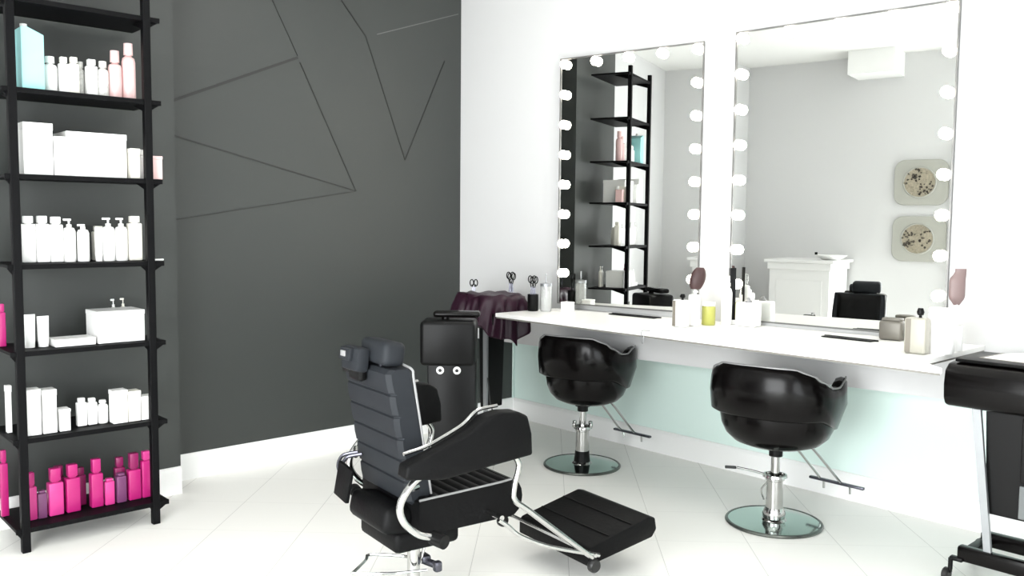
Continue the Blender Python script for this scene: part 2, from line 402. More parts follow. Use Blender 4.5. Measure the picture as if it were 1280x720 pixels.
# row with low flat box
bottle(-3.438, .026, D_, .189, 'magenta', .2, 'square', 'magenta bottle left of the left post, beside white tubes', dx=-.12)
bottle(-3.357, .050, D_, .146, 'white_prod', .12, 'tube', 'white tube beside the left post, next to a flat box')
bottle(-3.302, .052, D_, .135, 'white_prod', .12, 'tube', 'white tube touching the long flat white box')
carton(-3.188, .168, D_, .033, 'white_prod', 'long flat low white box in the middle of the shelf', depth=.12)
carton(-2.990, .206, D_, .146, 'white_prod', 'big white carton at the right end above the slim cartons', depth=.17)
bottle(-2.95, .03, D_, .183, 'white_prod', .22, 'pump', 'left thin pump bottle peeking over the big white carton', dx=-.17)
bottle(-2.905, .03, D_, .185, 'ivory', .22, 'pump', 'right thin pump bottle peeking over the big white carton', dx=-.17)
# row of slim cartons
carton(-3.434, .020, E_, .210, 'white_prod', 'very slim white carton left of the left post', depth=.03, dx=-.12)
carton(-3.365, .056, E_, .201, 'white_prod', 'tall white carton right of the left post, above the magenta row', depth=.07)
carton(-3.302, .056, E_, .193, 'white_prod', 'second tall white carton, above the magenta row', depth=.07)
carton(-3.241, .044, E_, .099, 'white_prod', 'small low white carton before the gap, above the magenta row', depth=.06)
bottle(-3.155, .040, E_, .129, 'white_prod', .16, 'square', 'small white bottle right of the gap, above the magenta row')
bottle(-3.110, .040, E_, .123, 'white_prod', .16, 'square', 'second small white bottle right of the gap')
bottle(-3.062, .046, E_, .107, 'white_prod', .16, 'round', 'shortest white bottle in the row above the magenta bottles')
carton(-3.004, .064, E_, .154, 'white_prod', 'tallest white carton of the right half, above the magenta row', depth=.06)
carton(-2.940, .056, E_, .143, 'ivory', 'ivory carton between two white ones, above the magenta row', depth=.06)
carton(-2.878, .060, E_, .112, 'white_prod', 'white carton against the right post, above the magenta row', depth=.06)
# magenta row
bottle(-3.447, .030, F_, .300, 'magenta', .2, 'square', 'tallest magenta bottle at far left behind the post', dx=-.14)
bottle(-3.375, .046, F_, .213, 'pink_hot', .3, 'square', 'hot pink bottle first right of the left post', capm='magenta')
bottle(-3.330, .036, F_, .126, 'purple', .1, 'square', 'short dusky purple bottle near the left post')
bottle(-3.272, .060, F_, .213, 'pink_hot', .3, 'square', 'wide hot pink bottle right of the left purple one', capm='magenta')
bottle(-3.200, .058, F_, .218, 'magenta', .28, 'square', 'wide magenta bottle left of the dark gap bottle', capm='magenta')
bottle(-3.144, .040, F_, .178, 'magenta_dark', .2, 'square', 'dark magenta bottle set back mid shelf', dx=-.08)
bottle(-3.098, .052, F_, .226, 'magenta', .3, 'square', 'magenta bottle with tall narrow cap, mid shelf')
bottle(-3.043, .042, F_, .124, 'pink_hot', .1, 'square', 'short hot pink bottle between magenta and purple bottles', capm='pink_hot')
bottle(-2.990, .044, F_, .140, 'purple', .1, 'square', 'dusky purple bottle towards the right post')
bottle(-2.968, .046, F_, .195, 'magenta_dark', .25, 'square', 'deep magenta bottle behind the right purple one', dx=-.08)
bottle(-2.928, .056, F_, .223, 'magenta', .35, 'square', 'magenta bottle second from the right post', capm='magenta_dark')
bottle(-2.870, .050, F_, .224, 'magenta', .2, 'square', 'magenta bottle nearest the right post', capm='pink_hot')
bottle(-3.235, .05, F_, .20, 'magenta_dark', .25, 'square', 'deep magenta bottle behind the two wide front bottles', dx=-.085)

# ------------------------------------------------------------------ styling chairs (face +Y locally)
def styling_chair(loc, rz, label, lever, cx=.11, ws=1.0, ox=0.0):
    t = thing('styling_chair', loc, label, 'chair', rz)
    def rad(th, a, b):                      # superellipse, th = 0 at the back (-Y)
        e = 2.5; c, s = abs(sin(th)), abs(cos(th))
        return ((c/a)**e+(s/b)**e)**(-1/e)
    def pt(th, r, z): return (r*sin(th)*ws+ox, -r*cos(th)*ws, z)
    def top(th):
        a = abs(math.degrees(th))
        ks = [(0, .800), (34, .798), (48, .775), (62, .735), (76, .703), (88, .700), (102, .722), (115, .730), (126, .705), (132, .65)]
        for (a0, h0), (a1, h1) in zip(ks, ks[1:]):
            if a <= a1: f_ = (a-a0)/(a1-a0); f_ = f_*f_*(3-2*f_); return h0+(h1-h0)*f_
        return ks[-1][1]
    n = 67; rows = []
    for i in range(n):
        th = R(-132+264*i/(n-1)); a = abs(math.degrees(th)); h = top(th)
        Ro = rad(th, .300, .283); k2 = min(1, max(0, (a-62)/40)); zb = .560-.075*k2
        k = max(0, (a-112)/20); zt = h
        thick = .058*(1-.35*k)
        m_ = (zb+zt)/2
        rows.append([pt(th, Ro-.020-.035*k2, zb-.006), pt(th, Ro-.002-.030*k2, zb+.004), pt(th, Ro+.006, m_), pt(th, Ro+.002, zt-.022), pt(th, Ro-.012, zt-.004),
                     pt(th, Ro-thick/2, zt), pt(th, Ro-thick+.006, zt-.008), pt(th, Ro-thick-.004, m_), pt(th, Ro-thick-.01-.03*k2, zb+.01), pt(th, Ro-thick+.01-.03*k2, zb-.006)])
    MB().grid(rows, closed=True, caps=True).build('backrest', 'gloss_black', t, angle=60)
    # piping along the upper rim
    MB().tube([pt(R(-131+262*i/50), rad(R(-131+262*i/50), .305, .285)-.010, top(R(-131+262*i/50))+.000) for i in range(51)], .0042, 6, 0).build('rim_piping', 'piping', t)
    # lower bowl
    prof = [(.264, .570), (.262, .53), (.254, .485), (.234, .442), (.198, .408), (.145, .388), (.07, .380)]
    rows = [[(r*ws*1.03*cos(a*2*pi/40)+ox, r*ws*.98*sin(a*2*pi/40), z) for a in range(40)] for r, z in prof]
    inner = [[(r*ws*1.03*cos(a*2*pi/40)*.86+ox, r*ws*.98*sin(a*2*pi/40)*.86, max(z, .45)) for a in range(40)] for r, z in prof[:3]]
    MB().grid(inner[::-1]+rows, closed=True, caps=True).build('bowl_shell', 'gloss_black', t, angle=60)
    MB().lathe([(0, .50), (.13, .515), (.2, .51), (.235, .495), (.245, .475), (.235, .455), (0, .455)], c=(ox, 0, 0), n=36, sx=ws, sy=.98*ws).build('seat', 'leather', t, angle=70)
    # pedestal
    MB().lathe([(.045, .36), (.045, .385), (.09, .385), (.09, .392), (0, .392)], n=24).lathe([(0, .33), (.032, .33), (.032, .37), (0, .37)], n=20).build('seat_mount', 'black_plastic', t)
    MB().cyl((0, 0, .20), (0, 0, .345), .021, n=24).build('piston', 'chrome', t)
    MB().lathe([(.060, .0168), (.052, .026), (.041, .032), (.039, .21), (.045, .214), (.045, .226), (.03, .232), (0, .232)], n=28).build('pedestal_column', 'chrome', t)
    cl = MB().lathe([(.048, .222), (.058, .228), (.056, .240), (.046, .242), (.046, .222)], n=24)
    if not lever:
        for k in range(6): cl.box((.055*cos(k*pi/3), .055*sin(k*pi/3), .25), (.022, .022, .03), .006, rz=k*pi/3)
    cl.build('collar', 'chrome', t)
    b = MB().lathe([(0, .0), (.216, .0), (.216, .012), (.12, .017), (0, .017)], n=64).build('base_plate', 'base_chrome', t)
    MB().lathe([(.2165, .0), (.228, .001), (.231, .007), (.226, .013), (.2165, .0145), (.2165, .0)], n=64).build('base_rim', 'dark_rim', b)
    if lever:
        lv = MB().tube([(-.04, -.02, .235), (-.10, -.05, .25), (-.16, -.085, .262)], .006, 8).build('pump_lever', 'chrome', t)
        MB().box((-.185, -.10, .262), (.055, .02, .012), .004, rz=.5).build('lever_pad', 'rubber', lv)
        MB().tube([(-.045, -.02, .11), (-.055, -.03, .16), (-.03, -.02, .20)], .004, 8).build('pedestal_bracket', 'chrome', t)
        MB().lathe([(0, 0), (.05, 0), (.056, .03), (.043, .06), (0, .06)], c=(0, 0, .0175), n=12).build('pedestal_foot', 'chrome', t)
    else:
        MB().lathe([(0, 0), (.05, 0), (.044, .05), (.0415, .075), (0, .075)], c=(0, 0, .0175), n=24).build('pedestal_foot', 'black_plastic', t)
    # footrest: two chrome bars down to a cross bar with little rubber feet
    f_ = MB(); q = Matrix.Rotation(-rz, 3, 'Z')
    cy = .40
    def W(x, y, z): v = q @ Vector((x, y, 0)); return (v.x, v.y, z)
    for sx in (-1, 1):
        f_.tube([W(.05+sx*.045, .10, .385), W(.055+sx*.05, .14, .372), W(cx-.03+sx*.055, cy-.035, .175), W(cx-.03+sx*.055, cy, .148)], .0065, 8)
        f_.tube([W(cx+sx*.07, cy+.005, .142), W(cx+sx*.07, cy+.008, .10)], .0065, 8, 0)
    f_.build('footrest_frame', 'chrome', t)
    v = q @ Vector((cx, cy, 0))
    MB().box((v.x, v.y, .144), (.29, .022, .014), .004, rz=-rz).build('footrest_bar', 'steel_dark', t)
    v = q @ Vector((.05, .11, 0))
    MB().box((v.x, v.y, .388), (.14, .035, .02), .004, rz=-rz).build('footrest_hinge', 'black_plastic', t)
    return t
styling_chair((1.246, -.590, 0), .22, 'black tub styling chair in front of the left mirror', False, .05, .91, .025)
styling_chair((2.544, -.625, 0), .16, 'black tub styling chair with pump lever, before the right mirror', True)

# ------------------------------------------------------------------ barber chair, facing the mirrors (+Y)
OX, OY = 2.18, -2.36
bc = thing('barber_chair', (OX, OY, 0), 'large black reclining barber chair with chrome arms and footrest', 'chair', -.13)
def L_(x, y, z): return (x-OX, y-OY, z)
# seat: side profile with rounded nose; channels across
prof = []
y0, y1, zt, zb = -2.60, -2.165, .490, .362
prof += [(y0, zb), (y0, zt-.012)]
nch = 9
for k in range(nch):
    a = y0+.01+(y1-.05-y0-.01)*k/nch; b = y0+.01+(y1-.05-y0-.01)*(k+1)/nch; h = zt+.012*(k/nch)
    prof += [(a+.002, h-.007), (a+(b-a)*.2, h), (a+(b-a)*.8, h), (b-.002, h-.007)]
for k in range(9):
    a = pi/2-pi*k/8; prof.append((y1-.055+.055*cos(a), (zt+.012+zb)/2+((zt+.012-zb)/2)*sin(a)))
prof = [(a-OY, b) for a, b in prof]
seat = MB().prism(prof, -.222, .222, 'x').build('seat', 'leather', bc, angle=50)
MB().tube([L_(2.403, -2.60, .488), L_(2.403, -2.30, .497), L_(2.403, -2.215, .502)], .004, 6).build('seat_piping', 'piping', seat)
# seat mechanism
MB().box((.02, -2.53-OY, .325), (.29, .26, .075), .02, 3).box((.02, -2.645-OY, .405), (.30, .12, .10), .03, 3, rx=-.2).build('recline_mechanism', 'leather', bc)
# backrest: slab leaning back
def lean(y, z): return y-.17*(z-.47)                     # rear offset grows with height
bk = MB()
for_band = []
rowz = [.45, .46]
nb = 6
for k in range(nb):
    a = .47+(.93-.47)*k/nb; b = .47+(.93-.47)*(k+1)/nb
    rowz += [a+.006, a+.022, b-.022, b-.006] if False else []
    for_band.append((a, b))
rows = []
zs = [(.45, .03)]
for a, b in for_band: zs += [(a+.002, .006), (a+.006, 0), ((a+b)/2, -.002), (b-.006, 0), (b-.002, .006)]
zs += [(.938, .02)]
for z, inset in zs:
    w = .186-.010*max(0, (z-.8)/.13)
    yb = lean(-2.622, z)+inset; yf = lean(-2.520, z)
    e = .016
    rows.append([(-w+e, yb-OY, z), (w-e, yb-OY, z), (w, yb+e-OY, z), (w, yf-e-OY, z), (w-e, yf-OY, z), (-w+e, yf-OY, z), (-w, yf-e-OY, z), (-w, yb+e-OY, z)])
back = MB().grid(rows, closed=True, caps=True).build('backrest', 'leather_grey', bc, angle=30)
# front cushion of the back: black quilted, seen in the mirror
rows = []
nz, nx = 28, 24
for j in range(nz+1):
    z = .50+.43*j/nz; r = []
    for i in range(nx+1):
        x = -.150+.30*i/nx
        ed = min(1, min(i, nx-i, j, nz-j)/2)
        q = .5*(abs(sin(pi*i/nx*8+pi*j/nz*8))+abs(sin(pi*i/nx*8-pi*j/nz*8)))
        r.append((x, lean(-2.520, z)-OY+.002+ed*(.014+.008*q), z))
    rows.append(r)
MB().grid(rows).build('front_cushion', 'leather', bc, angle=60)
MB().tube([(.184, lean(-2.528, z)-OY, z) for z in (.47, .60, .75, .90, .935)]+[(.12, lean(-2.53, .94)-OY, .946)], .0045, 6).build('back_piping', 'piping', back)
# shoulder wings of the back beside the far arm
# headrest
hr = MB().box((.045, -2.650-OY, .985), (.20, .085, .085), .022, 3, rx=-.12).build('headrest', 'leather_grey', bc)
MB().box((-.02, -2.722-OY, .958), (.13, .05, .085), .012, 2, rx=-.15).box((-.035, -2.750-OY, .975), (.08, .02, .045), .006, rx=-.15).build('headrest_bracket', 'leather_grey', hr)
for dx in (-.03, .06): MB().cyl((dx, -2.665-OY, .97), (dx, -2.655-OY, .90), .010).build('headrest_post', 'steel_dark', hr)
MB().box((-.085, -2.715-OY, .925), (.07, .04, .05), .012).box((-.02, -2.715-OY, .905), (.09, .035, .05), .012).build('headrest_clamp', 'black_plastic', hr)
MB().box((-.035, -2.763-OY, .978), (.035, .006, .02), .002).build('bracket_latch', 'piping', hr)
# arms
for s in (-1, 1):
    X = s*.315; w = .034
    poly = [(-2.745, .622), (-2.738, .667), (-2.66, .690), (-2.556, .724), (-2.49, .752), (-2.433, .782), (-2.37, .792), (-2.300, .786), (-2.258, .765), (-2.240, .70), (-2.236, .622), (-2.40, .608), (-2.60, .600)]
    poly = [(max(y, -2.56 if s < 0 else -9)+.025, z-(.014 if y < -2.45 else .004)) for y, z in poly]
    a = MB().prism([(y-OY, z) for y, z in poly], X-w, X+w, 'x', bev=.010, seg=2).build('armrest', 'leather', bc, angle=50)
    pp = [(y+.025, z-(.014 if y < -2.45 else .004)) for y, z in ((-2.72, .690), (-2.64, .703), (-2.556, .733), (-2.49, .762), (-2.433, .792), (-2.35, .800)) if s > 0 or y > -2.58]
    xx = X+s*(-w+.004)
    MB().tube([(xx, y-OY, z+.002) for y, z in pp], .0065, 8).build('arm_trim', 'chrome', a)
    # chrome C support of the arm
    MB().tube([(X-s*.012, y-OY+(.10 if s < 0 else 0), z) for y, z in ((-2.53, .622), (-2.60, .612), (-2.665, .585), (-2.715, .52), (-2.705, .46), (-2.65, .405), (-2.60, .385))], .013, 12).build('arm_support', 'chrome', bc)
    MB().cyl((X-s*.02, -2.59-OY, .380), (X+s*.035, -2.575-OY, .376), .024).build('pivot_knob', 'black_plastic', bc)
    MB().tube([(s*.24, -2.62-OY, .545), (X-s*.012, -2.69-OY+(.10 if s < 0 else 0), .56)], .011, 8, 0).build('arm_bracket', 'chrome', bc)
    # front bars to the footrest
    MB().tube([(X-s*.006, y-OY, z) for y, z in ((-2.275, .628), (-2.245, .58), (-2.262, .51), (-2.262, .455), (-2.20, .405), (-2.02, .262), (-1.895, .165))], .011, 10).build('footrest_arm', 'chrome', bc)
    MB().tube([(X-s*.006, y-OY, z) for y, z in ((-2.33, .395), (-2.29, .365), (-2.235, .318), (-2.10, .25), (-1.86, .166))], .008, 10).build('footrest_link', 'chrome', bc)
    MB().lathe([(0, -.014), (.022, -.014), (.027, -.008), (.027, .008), (.022, .014), (0, .014)], mtx=Matrix.Translation((X-s*.006, -1.885-OY, .130)) @ Matrix.Rotation(pi/2, 4, 'Y'), n=20).build('roller', 'rubber', bc)
    MB().cyl((s*.20, -2.32-OY, .40), (X, -2.32-OY, .40), .010).build('side_rod', 'chrome', bc)
# footrest pad
fp = MB().prism([(y-OY, z) for y, z in ((-1.875, .105), (-1.875, .165), (-1.86, .180), (-1.55, .245), (-1.515, .235), (-1.505, .185), (-1.53, .155))], -.20, .262, 'x', bev=.008).build('footrest', 'leather', bc, angle=40)
MB().tube([(.32, -1.885-OY, .172), (-.17, -1.885-OY, .172)], .008, 8, 0).tube([(-.31, -1.885-OY, .172), (-.17, -1.885-OY, .172)], .008, 8, 0).build('footrest_crossbar', 'chrome', bc)
for ya, yb in ((-1.76, .004), (-1.64, .004)):
    MB().box((.031, ya-OY, .2045 if ya < -1.7 else .2295), (.44, .004, .003), rx=.2).build('stitch_line', 'black_plastic', fp)
# flap and rear loop on the far side of the back
MB().box((-.095, -2.735-OY, .497), (.105, .016, .125), .004, rx=-.12, ry=.12).build('towel_flap', 'leather', bc)
for dx in (0, .035):
    MB().tube([(-.145+dx, -2.655-OY, .585), (-.180+dx, -2.70-OY, .570), (-.190+dx, -2.715-OY, .53), (-.165+dx, -2.71-OY, .50)], .007, 8).build('rear_loop', 'steel_dark', bc)
# pedestal
MB().cyl((0, -2.50-OY, .05), (0, -2.50-OY, .30), .024, n=28).build('pedestal_column', 'chrome', bc)
MB().lathe([(0, 0), (.235, 0), (.24, .01), (.23, .02), (.06, .05), (0, .05)], c=(0, -2.56-OY, 0), n=48).build('base_plate', 'base_chrome', bc)
MB().tube([L_(2.175, -2.46, .175), L_(2.10, -2.50, .175), L_(2.03, -2.575, .175), L_(2.01, -2.605, .172), L_(2.045, -2.63, .17), L_(2.12, -2.72, .165)], .006, 8, 4).tube([L_(2.12, -2.72, .165), L_(2.20, -2.60, .165), L_(2.245, -2.48, .165)], .005, 8).build('foot_pedal', 'chrome', bc)
MB().box(L_(2.165, -2.45, .18), (.06, .04, .03), .01).cyl(L_(2.15, -2.455, .17), L_(2.235, -2.425, .165), .014).box(L_(2.235, -2.43, .165), (.03, .03, .04), .008).build('pedal_joint', 'steel_dark', bc)
MB().cyl(L_(2.18, -2.47, .17), L_(2.185, -2.45, .26), .006).build('pedal_rod', 'chrome', bc)

# ------------------------------------------------------------------ salon trolleys
def trolley(loc, rz, top, label, L=.56, D=1.0):
    t = thing('salon_trolley', loc, label, 'trolley', rz)
    h0 = top-.185
    poly = [(-.19, h0+.035), (-.175, h0+.010), (-.15, h0), (-.125, h0+.012), (-.11, h0+.045), (.17, h0+.045), (.19, h0+.07), (.19, top-.03), (.165, top-.006), (.0, top), (-.15, top-.008), (-.185, top-.035), (-.195, top-.09)]
    poly = [(y*D, z) for y, z in poly]
    MB().prism(poly, -L/2, L/2, 'x', bev=.012, seg=3).build('tray_body', 'gloss_black', t, angle=45)
    MB().box((0, 0, top+.004), (L-.05, .30*D, .014), .006).build('tray_top', 'black_plastic', t)
    for s in (-1, 1):
        xs = [s*(L/2-.085), s*(L/2-.118), s*(L/2-.192), s*(L/2-.165)] if L > .5 else [s*.07, s*.035, s*.045, s*.07]
        MB().prism(list(zip(xs, (h0+.06, h0+.06, .12, .12))), -.135*D, -.117*D, 'y').build('leg', 'steel', t, smooth=False)
    bx = L/2-.13 if L > .5 else .03
    MB().prism([(-bx+.02, .30), (bx-.02, .30), (bx, h0+.045), (-bx, h0+.045)], -.10*D, .14*D, 'y', bev=.006).build('storage_body', 'black_plastic', t, smooth=False)
    if L > .5:
        MB().box((.07, -.108, .44+(h0-.44)/2), (.20, .012, (h0-.44)*.9), .004).build('drawer_front', 'gloss_black', t, smooth=False)
        MB().box((.07, -.106, .375), (.20, .010, .13), .003).build('lower_panel', 'grey_panel', t, smooth=False)
    for yy in (-.126*D, .126*D):
        MB().box((.0, yy, .125), (L-.13, .045, .062), .010, 2).build('base_bar', 'gloss_black', t)
    for xx in (-L/2+.08, L/2-.08): MB().box((xx, 0, .11), (.04, .24*D, .03), .004).build('base_rail', 'black_plastic', t)
    for sx in (-1, 1):
        for sy in (-1, 1):
            X, Y = sx*(L/2-.045), sy*.150*D
            c = MB().cyl((X, Y, .10), (X, Y, .055), .009).box((X, Y, .055), (.012, .02, .03), .003).box((X-sx*.02, Y-sy*.01, .10), (.05, .03, .016), .004).build('caster', 'black_plastic', t)
            MB().lathe([(0, -.013), (.022, -.013), (.0285, -.007), (.0285, .007), (.022, .013), (0, .013)], mtx=Matrix.Translation((X-.014, Y, .0288)) @ Matrix.Rotation(pi/2, 4, 'Y'), n=20).build('caster_wheel', 'rubber', c)
    return t
trolley((3.655, -.57, 0), .0, .905, 'black padded salon trolley on casters at the right frame edge', L=.60)
trolley((.71, -.855, 0), .06, .985, 'black salon trolley under the plum cape in the corner', L=.30, D=.72)

# plum cape over the left trolley
rows = []
NT = 120
lx, ly, zt = .168, .150, 1.006
def per(a, ex, ey):
    e = 5; c, s = cos(a), sin(a); r = (abs(c/ex)**e+abs(s/ey)**e)**(-1/e); return r*c, r*s
for k in range(24):
    r = []
    for i in range(NT):
        a = 2*pi*i/NT
        drop_total = .17+.09*max(0, cos(a+.35))**2+.035*sin(3*a+1)+.02*sin(7*a)
        if k < 7:
            f_ = k/6; x, y = per(a, lx*f_+.001, ly*f_+.001); z = zt+.006*sin(9*a+5*f_)*f_+.004*sin(23*x+17*y)
        else:
            d = (k-6)/17; fold = .022*sin(11*a+1.5*d+.8*sin(2*a))*min(1, d*2.2)+.010*sin(19*a+2+3*d)*min(1, d*3)
            x, y = per(a, lx+.010+.022*d+fold, ly+.010+.022*d+fold); z = zt-drop_total*d-.008*min(1, d*8)+.007*sin(13*a+9*d)*d
        r.append((x, y, z))
    rows.append(r)
cape = MB().grid(rows, closed=True).build('hairdressing_cape', 'cape', angle=80)
cape.location = (.705, -.855, 0); cape.rotation_euler = (0, 0, .06)
md = cape.modifiers.new('thickness', 'SOLIDIFY'); md.thickness = .003
tag(cape, 'crumpled plum nylon cape draped over the corner trolley', 'cape')

# scissors and clips standing on the cape
def scissors(loc, rz, label, h=.115):
    t = thing('scissors', loc, label, 'scissors', rz)
    for s in (-1, 1):
        MB().prism([(s*.002, 0), (s*.011, .01), (s*.008, h*.5), (s*.001, h*.5)], -.002+s*.002, .002+s*.002, 'y').build('blade', 'steel_dark', t, smooth=False)
        MB().tube([(s*.005, s*.002, h*.45), (s*.012, s*.002, h*.70)], .003, 8, 0).tube([(s*.012+.011*cos(a), s*.002, h*.84+.020*sin(a)) for a in [2*pi*i/12 for i in range(13)]], .0032, 8, 2).build('handle', 'black_plastic', t)
    return t
scissors((.640, -.93, zt+.010), .7, 'small open hair scissors on the left of the plum cape', .065)
scissors((.830, -.80, zt+.010), .7, 'left of two tall dark scissors upright on the cape', .125)
scissors((.852, -.81, zt+.010), .9, 'black scissors touching its twin upright on the cape', .120)

# black cabinet cart with two white knobs
cc = thing('equipment_cart', (1.23, -1.59, 0), 'tall black cart with two round white knobs by the corner', 'cart', .79)
cw = .275
MB().box((0, .0, .828), (cw+.005, .20, .23), .022, 3).build('upper_case', 'black_plastic', cc)
MB().prism([(-cw/2+.045, .03), (cw/2+.005, .03), (cw/2+.005, .735), (-cw/2+.035, .735)], -.09, .09, 'y', bev=.008).build('lower_case', 'black_plastic', cc)
for x in (-.035, .05):
    k = MB().lathe([(.009, 0), (.018, 0), (.020, .004), (.018, .010), (.009, .010), (.009, 0)], mtx=Matrix.Translation((x, -.098, .695)) @ Matrix.Rotation(pi/2, 4, 'X'), n=24).build('knob_ring', 'socket', cc)
    MB().lathe([(0, 0), (.009, 0), (.009, .008), (0, .008)], mtx=Matrix.Translation((x, -.098, .695)) @ Matrix.Rotation(pi/2, 4, 'X'), n=16).build('knob_cap', 'rubber', cc)
MB().cyl((-.02, .0, .94), (-.02, 0, .96), .02).box((.04, -.01, .972), (.24, .08, .032), .015, 3).build('top_pad', 'gloss_black', cc)
for sx in (-1, 1):
    for sy in (-1, 1): MB().lathe([(0, -.012), (.02, -.012), (.022, -.006), (.022, .006), (.02, .012), (0, .012)], mtx=Matrix.Translation((sx*.10+.02, sy*.07, .0225)) @ Matrix.Rotation(pi/2, 4, 'Y'), n=16).build('caster_wheel', 'rubber', cc)

# power cord hanging beside the cart
cord = MB().tube([(1.36, -1.44, .64), (1.37, -1.42, .48), (1.40, -1.385, .42), (1.42, -1.36, .40)], .004, 6).build('power_cord', 'rubber')
tag(cord, 'thin black cord hanging beside the black cart', 'cord')
cord.parent = cc; cord.matrix_parent_inverse = (Matrix.Translation(cc.location) @ Matrix.Rotation(.79, 4, 'Z')).inverted()
for k in ('label', 'category'): del cord[k]

# ------------------------------------------------------------------ things on the counter
ZC = CH+.0005
def counter_bottle(x, y, w, h, label, knob='black_plastic', body='white_prod', side='taupe', kh=.03):
    t = thing('hair_product_bottle', (x, y, ZC), label, 'bottle', UA-.1)
    MB().box((0, 0, h/2), (w, w*.62, h), .010, 3).build('bottle_body', body, t)
    if side: MB().box((-w*.30, -w*.31, h/2), (w*.24, .003, h*.94), .001).build('side_label', side, t, smooth=False)
    MB().lathe([(.006, 0), (.006, .010), (.012, .012), (.015, kh*.6), (.010, kh), (0, kh)], c=(w*.12, 0, h), n=16).build('stopper', knob, t)
    return t
counter_bottle(2.020, -.70, .080, .140, 'white bottle with taupe stripe and black stopper between the mirrors')
t = counter_bottle(2.045, -.620, .058, .165, 'plain white bottle between the striped bottle and yellow jar', side=None, knob='white_prod', kh=.02)
# maroon brush in a clear stand
t = thing('yellow_jar', (2.055, -.505, ZC), 'small jar of yellow green liquid between the mirrors', 'jar')
MB().lathe([(0, 0), (.033, 0), (.036, .005), (.036, .095), (.030, .100), (0, .100)], n=24).build('liquid', 'amber', t)
MB().lathe([(0, .1), (.034, .1), (.034, .120), (0, .120)], n=24).build('lid', 'white_prod', t)
t = thing('spray_bottle', (2.115, -.430, ZC), 'tall slim white bottle behind the yellow jar', 'bottle')
MB().lathe([(0, 0), (.026, 0), (.028, .005), (.028, .17), (.022, .19), (.012, .20), (0, .20)], n=24).build('bottle_body', 'white_prod', t)
MB().lathe([(.012, .198), (.012, .22), (.016, .22), (.014, .26), (0, .262)], n=20).build('cap', 'clear', t)
t = thing('paddle_brush', (1.980, -.535, ZC), 'dark maroon hair brush standing bristles up between the mirrors', 'brush', .8)
MB().lathe([(0, 0), (.017, 0), (.018, .005), (.016, .07), (.013, .07), (.013, .01), (0, .01)], n=20).build('brush_holder', 'white_prod', t)
MB().cyl((0, 0, .012), (.006, 0, .20), .006).build('handle', 'white_prod', t)
rows = []
for k in range(11):
    f_ = k/10; w = .016+.026*sin(pi*min(1, f_*.93+.06))**.6
    rows.append([(.008+.022*f_+w*cos(a*2*pi/16), .6*w*sin(a*2*pi/16), .185+.115*f_) for a in range(16)])
MB().grid(rows, closed=True, caps=True).build('brush_head', 'brush_red', t)
# black comb standing in a holder
t = thing('cutting_comb', (2.125, -.380, ZC), 'black comb standing upright at the right mirror left edge', 'comb', .8)
MB().box((0, 0, .15), (.018, .004, .30), .001).box((-.010, 0, .225), (.022, .004, .15), .001).build('spine', 'black_plastic', t, smooth=False)
mb = MB()
for k in range(18): mb.box((-.024, 0, .153+k*.0083), (.014, .003, .004))
mb.build('comb_teeth', 'black_plastic', t, smooth=False)
t = thing('comb_holder', (2.125, -.383, ZC), 'small white block holding the upright black comb', 'holder', .8)
MB().box((0, .010, .012), (.05, .010, .024), .002).box((0, -.010, .012), (.05, .010, .024), .002).build('holder_block', 'white_prod', t, smooth=False)
t = thing('lotion_jar', (2.225, -.395, ZC), 'wide white jar with tiny black knob at the right mirror', 'jar')
MB().box((0, 0, .062), (.115, .075, .124), .010, 3).build('jar_body', 'white_prod', t)
MB().lathe([(.018, 0), (.018, .010), (.010, .014), (.010, .022), (0, .026)], c=(.0, 0, .124), n=18).build('lid_button', 'piping', t)
# flat black combs
def flat_comb(x, y, L, rz, label):
    t = thing('flat_comb', (x, y, ZC), label, 'comb', rz)
    MB().prism([(-L/2, .006), (-L/2+.02, .016), (L/2-.01, .012), (L/2, .002), (L/2-.02, -.006), (-L/2+.01, -.006)], 0, .007, bev=.001).build('spine', 'black_plastic', t, smooth=False)
    mb = MB(); n = int(L/.006)
    for k in range(n): mb.box((-L/2+.014+k*(L-.028)/n, -.024, .0032), (.0042, .042, .0045))
    mb.build('comb_teeth', 'black_plastic', t, smooth=False)
flat_comb(1.54, -.475, .34, .10, 'black comb lying flat before the left mirror')
flat_comb(2.815, -.46, .27, -.02, 'black comb lying flat before the right mirror')
# right end of the counter
t = thing('metal_tin', (2.955, -.335, ZC), 'grey brown lidded tin before the right mirror', 'tin', .1)
MB().box((0, 0, .045), (.105, .07, .09), .012, 3).build('tin_body', 'tin', t)
MB().box((0, 0, .096), (.085, .055, .014), .005, 2).build('lid', 'tin', t)
counter_bottle(3.215, -.690, .088, .150, 'largest taupe striped white bottle at the counter right end', kh=.04, body='bone')
t = thing('storage_jar', (3.275, -.60, ZC), 'plain white lidded jar between striped bottle and rose brush', 'jar')
MB().lathe([(0, 0), (.05, 0), (.053, .006), (.053, .16), (.047, .17), (0, .17)], n=28).build('jar_body', 'white_prod', t)
MB().lathe([(0, .17), (.05, .17), (.05, .188), (0, .19)], n=28).build('lid', 'white_prod', t)
t = thing('hair_brush', (3.285, -.475, ZC), 'dusty rose hair brush standing upright right of the mirrors', 'brush', .75)
MB().lathe([(0, 0), (.030, 0), (.032, .005), (.028, .11), (.024, .11), (.024, .01), (0, .01)], n=20).build('brush_holder', 'white_prod', t)
MB().cyl((0, 0, .012), (0, 0, .22), .007).build('handle', 'white_prod', t)
rows = []
for k in range(13):
    f_ = k/12; w = .012+.022*min(1, f_*5)*(1 if f_ < .72 else 1-.45*min(1, (f_-.72)*6)); cx = 0 if f_ < .72 else .012*min(1, (f_-.72)*6)
    rows.append([(cx+w*cos(a*2*pi/16), .5*w*sin(a*2*pi/16), .195+.155*f_) for a in range(16)])
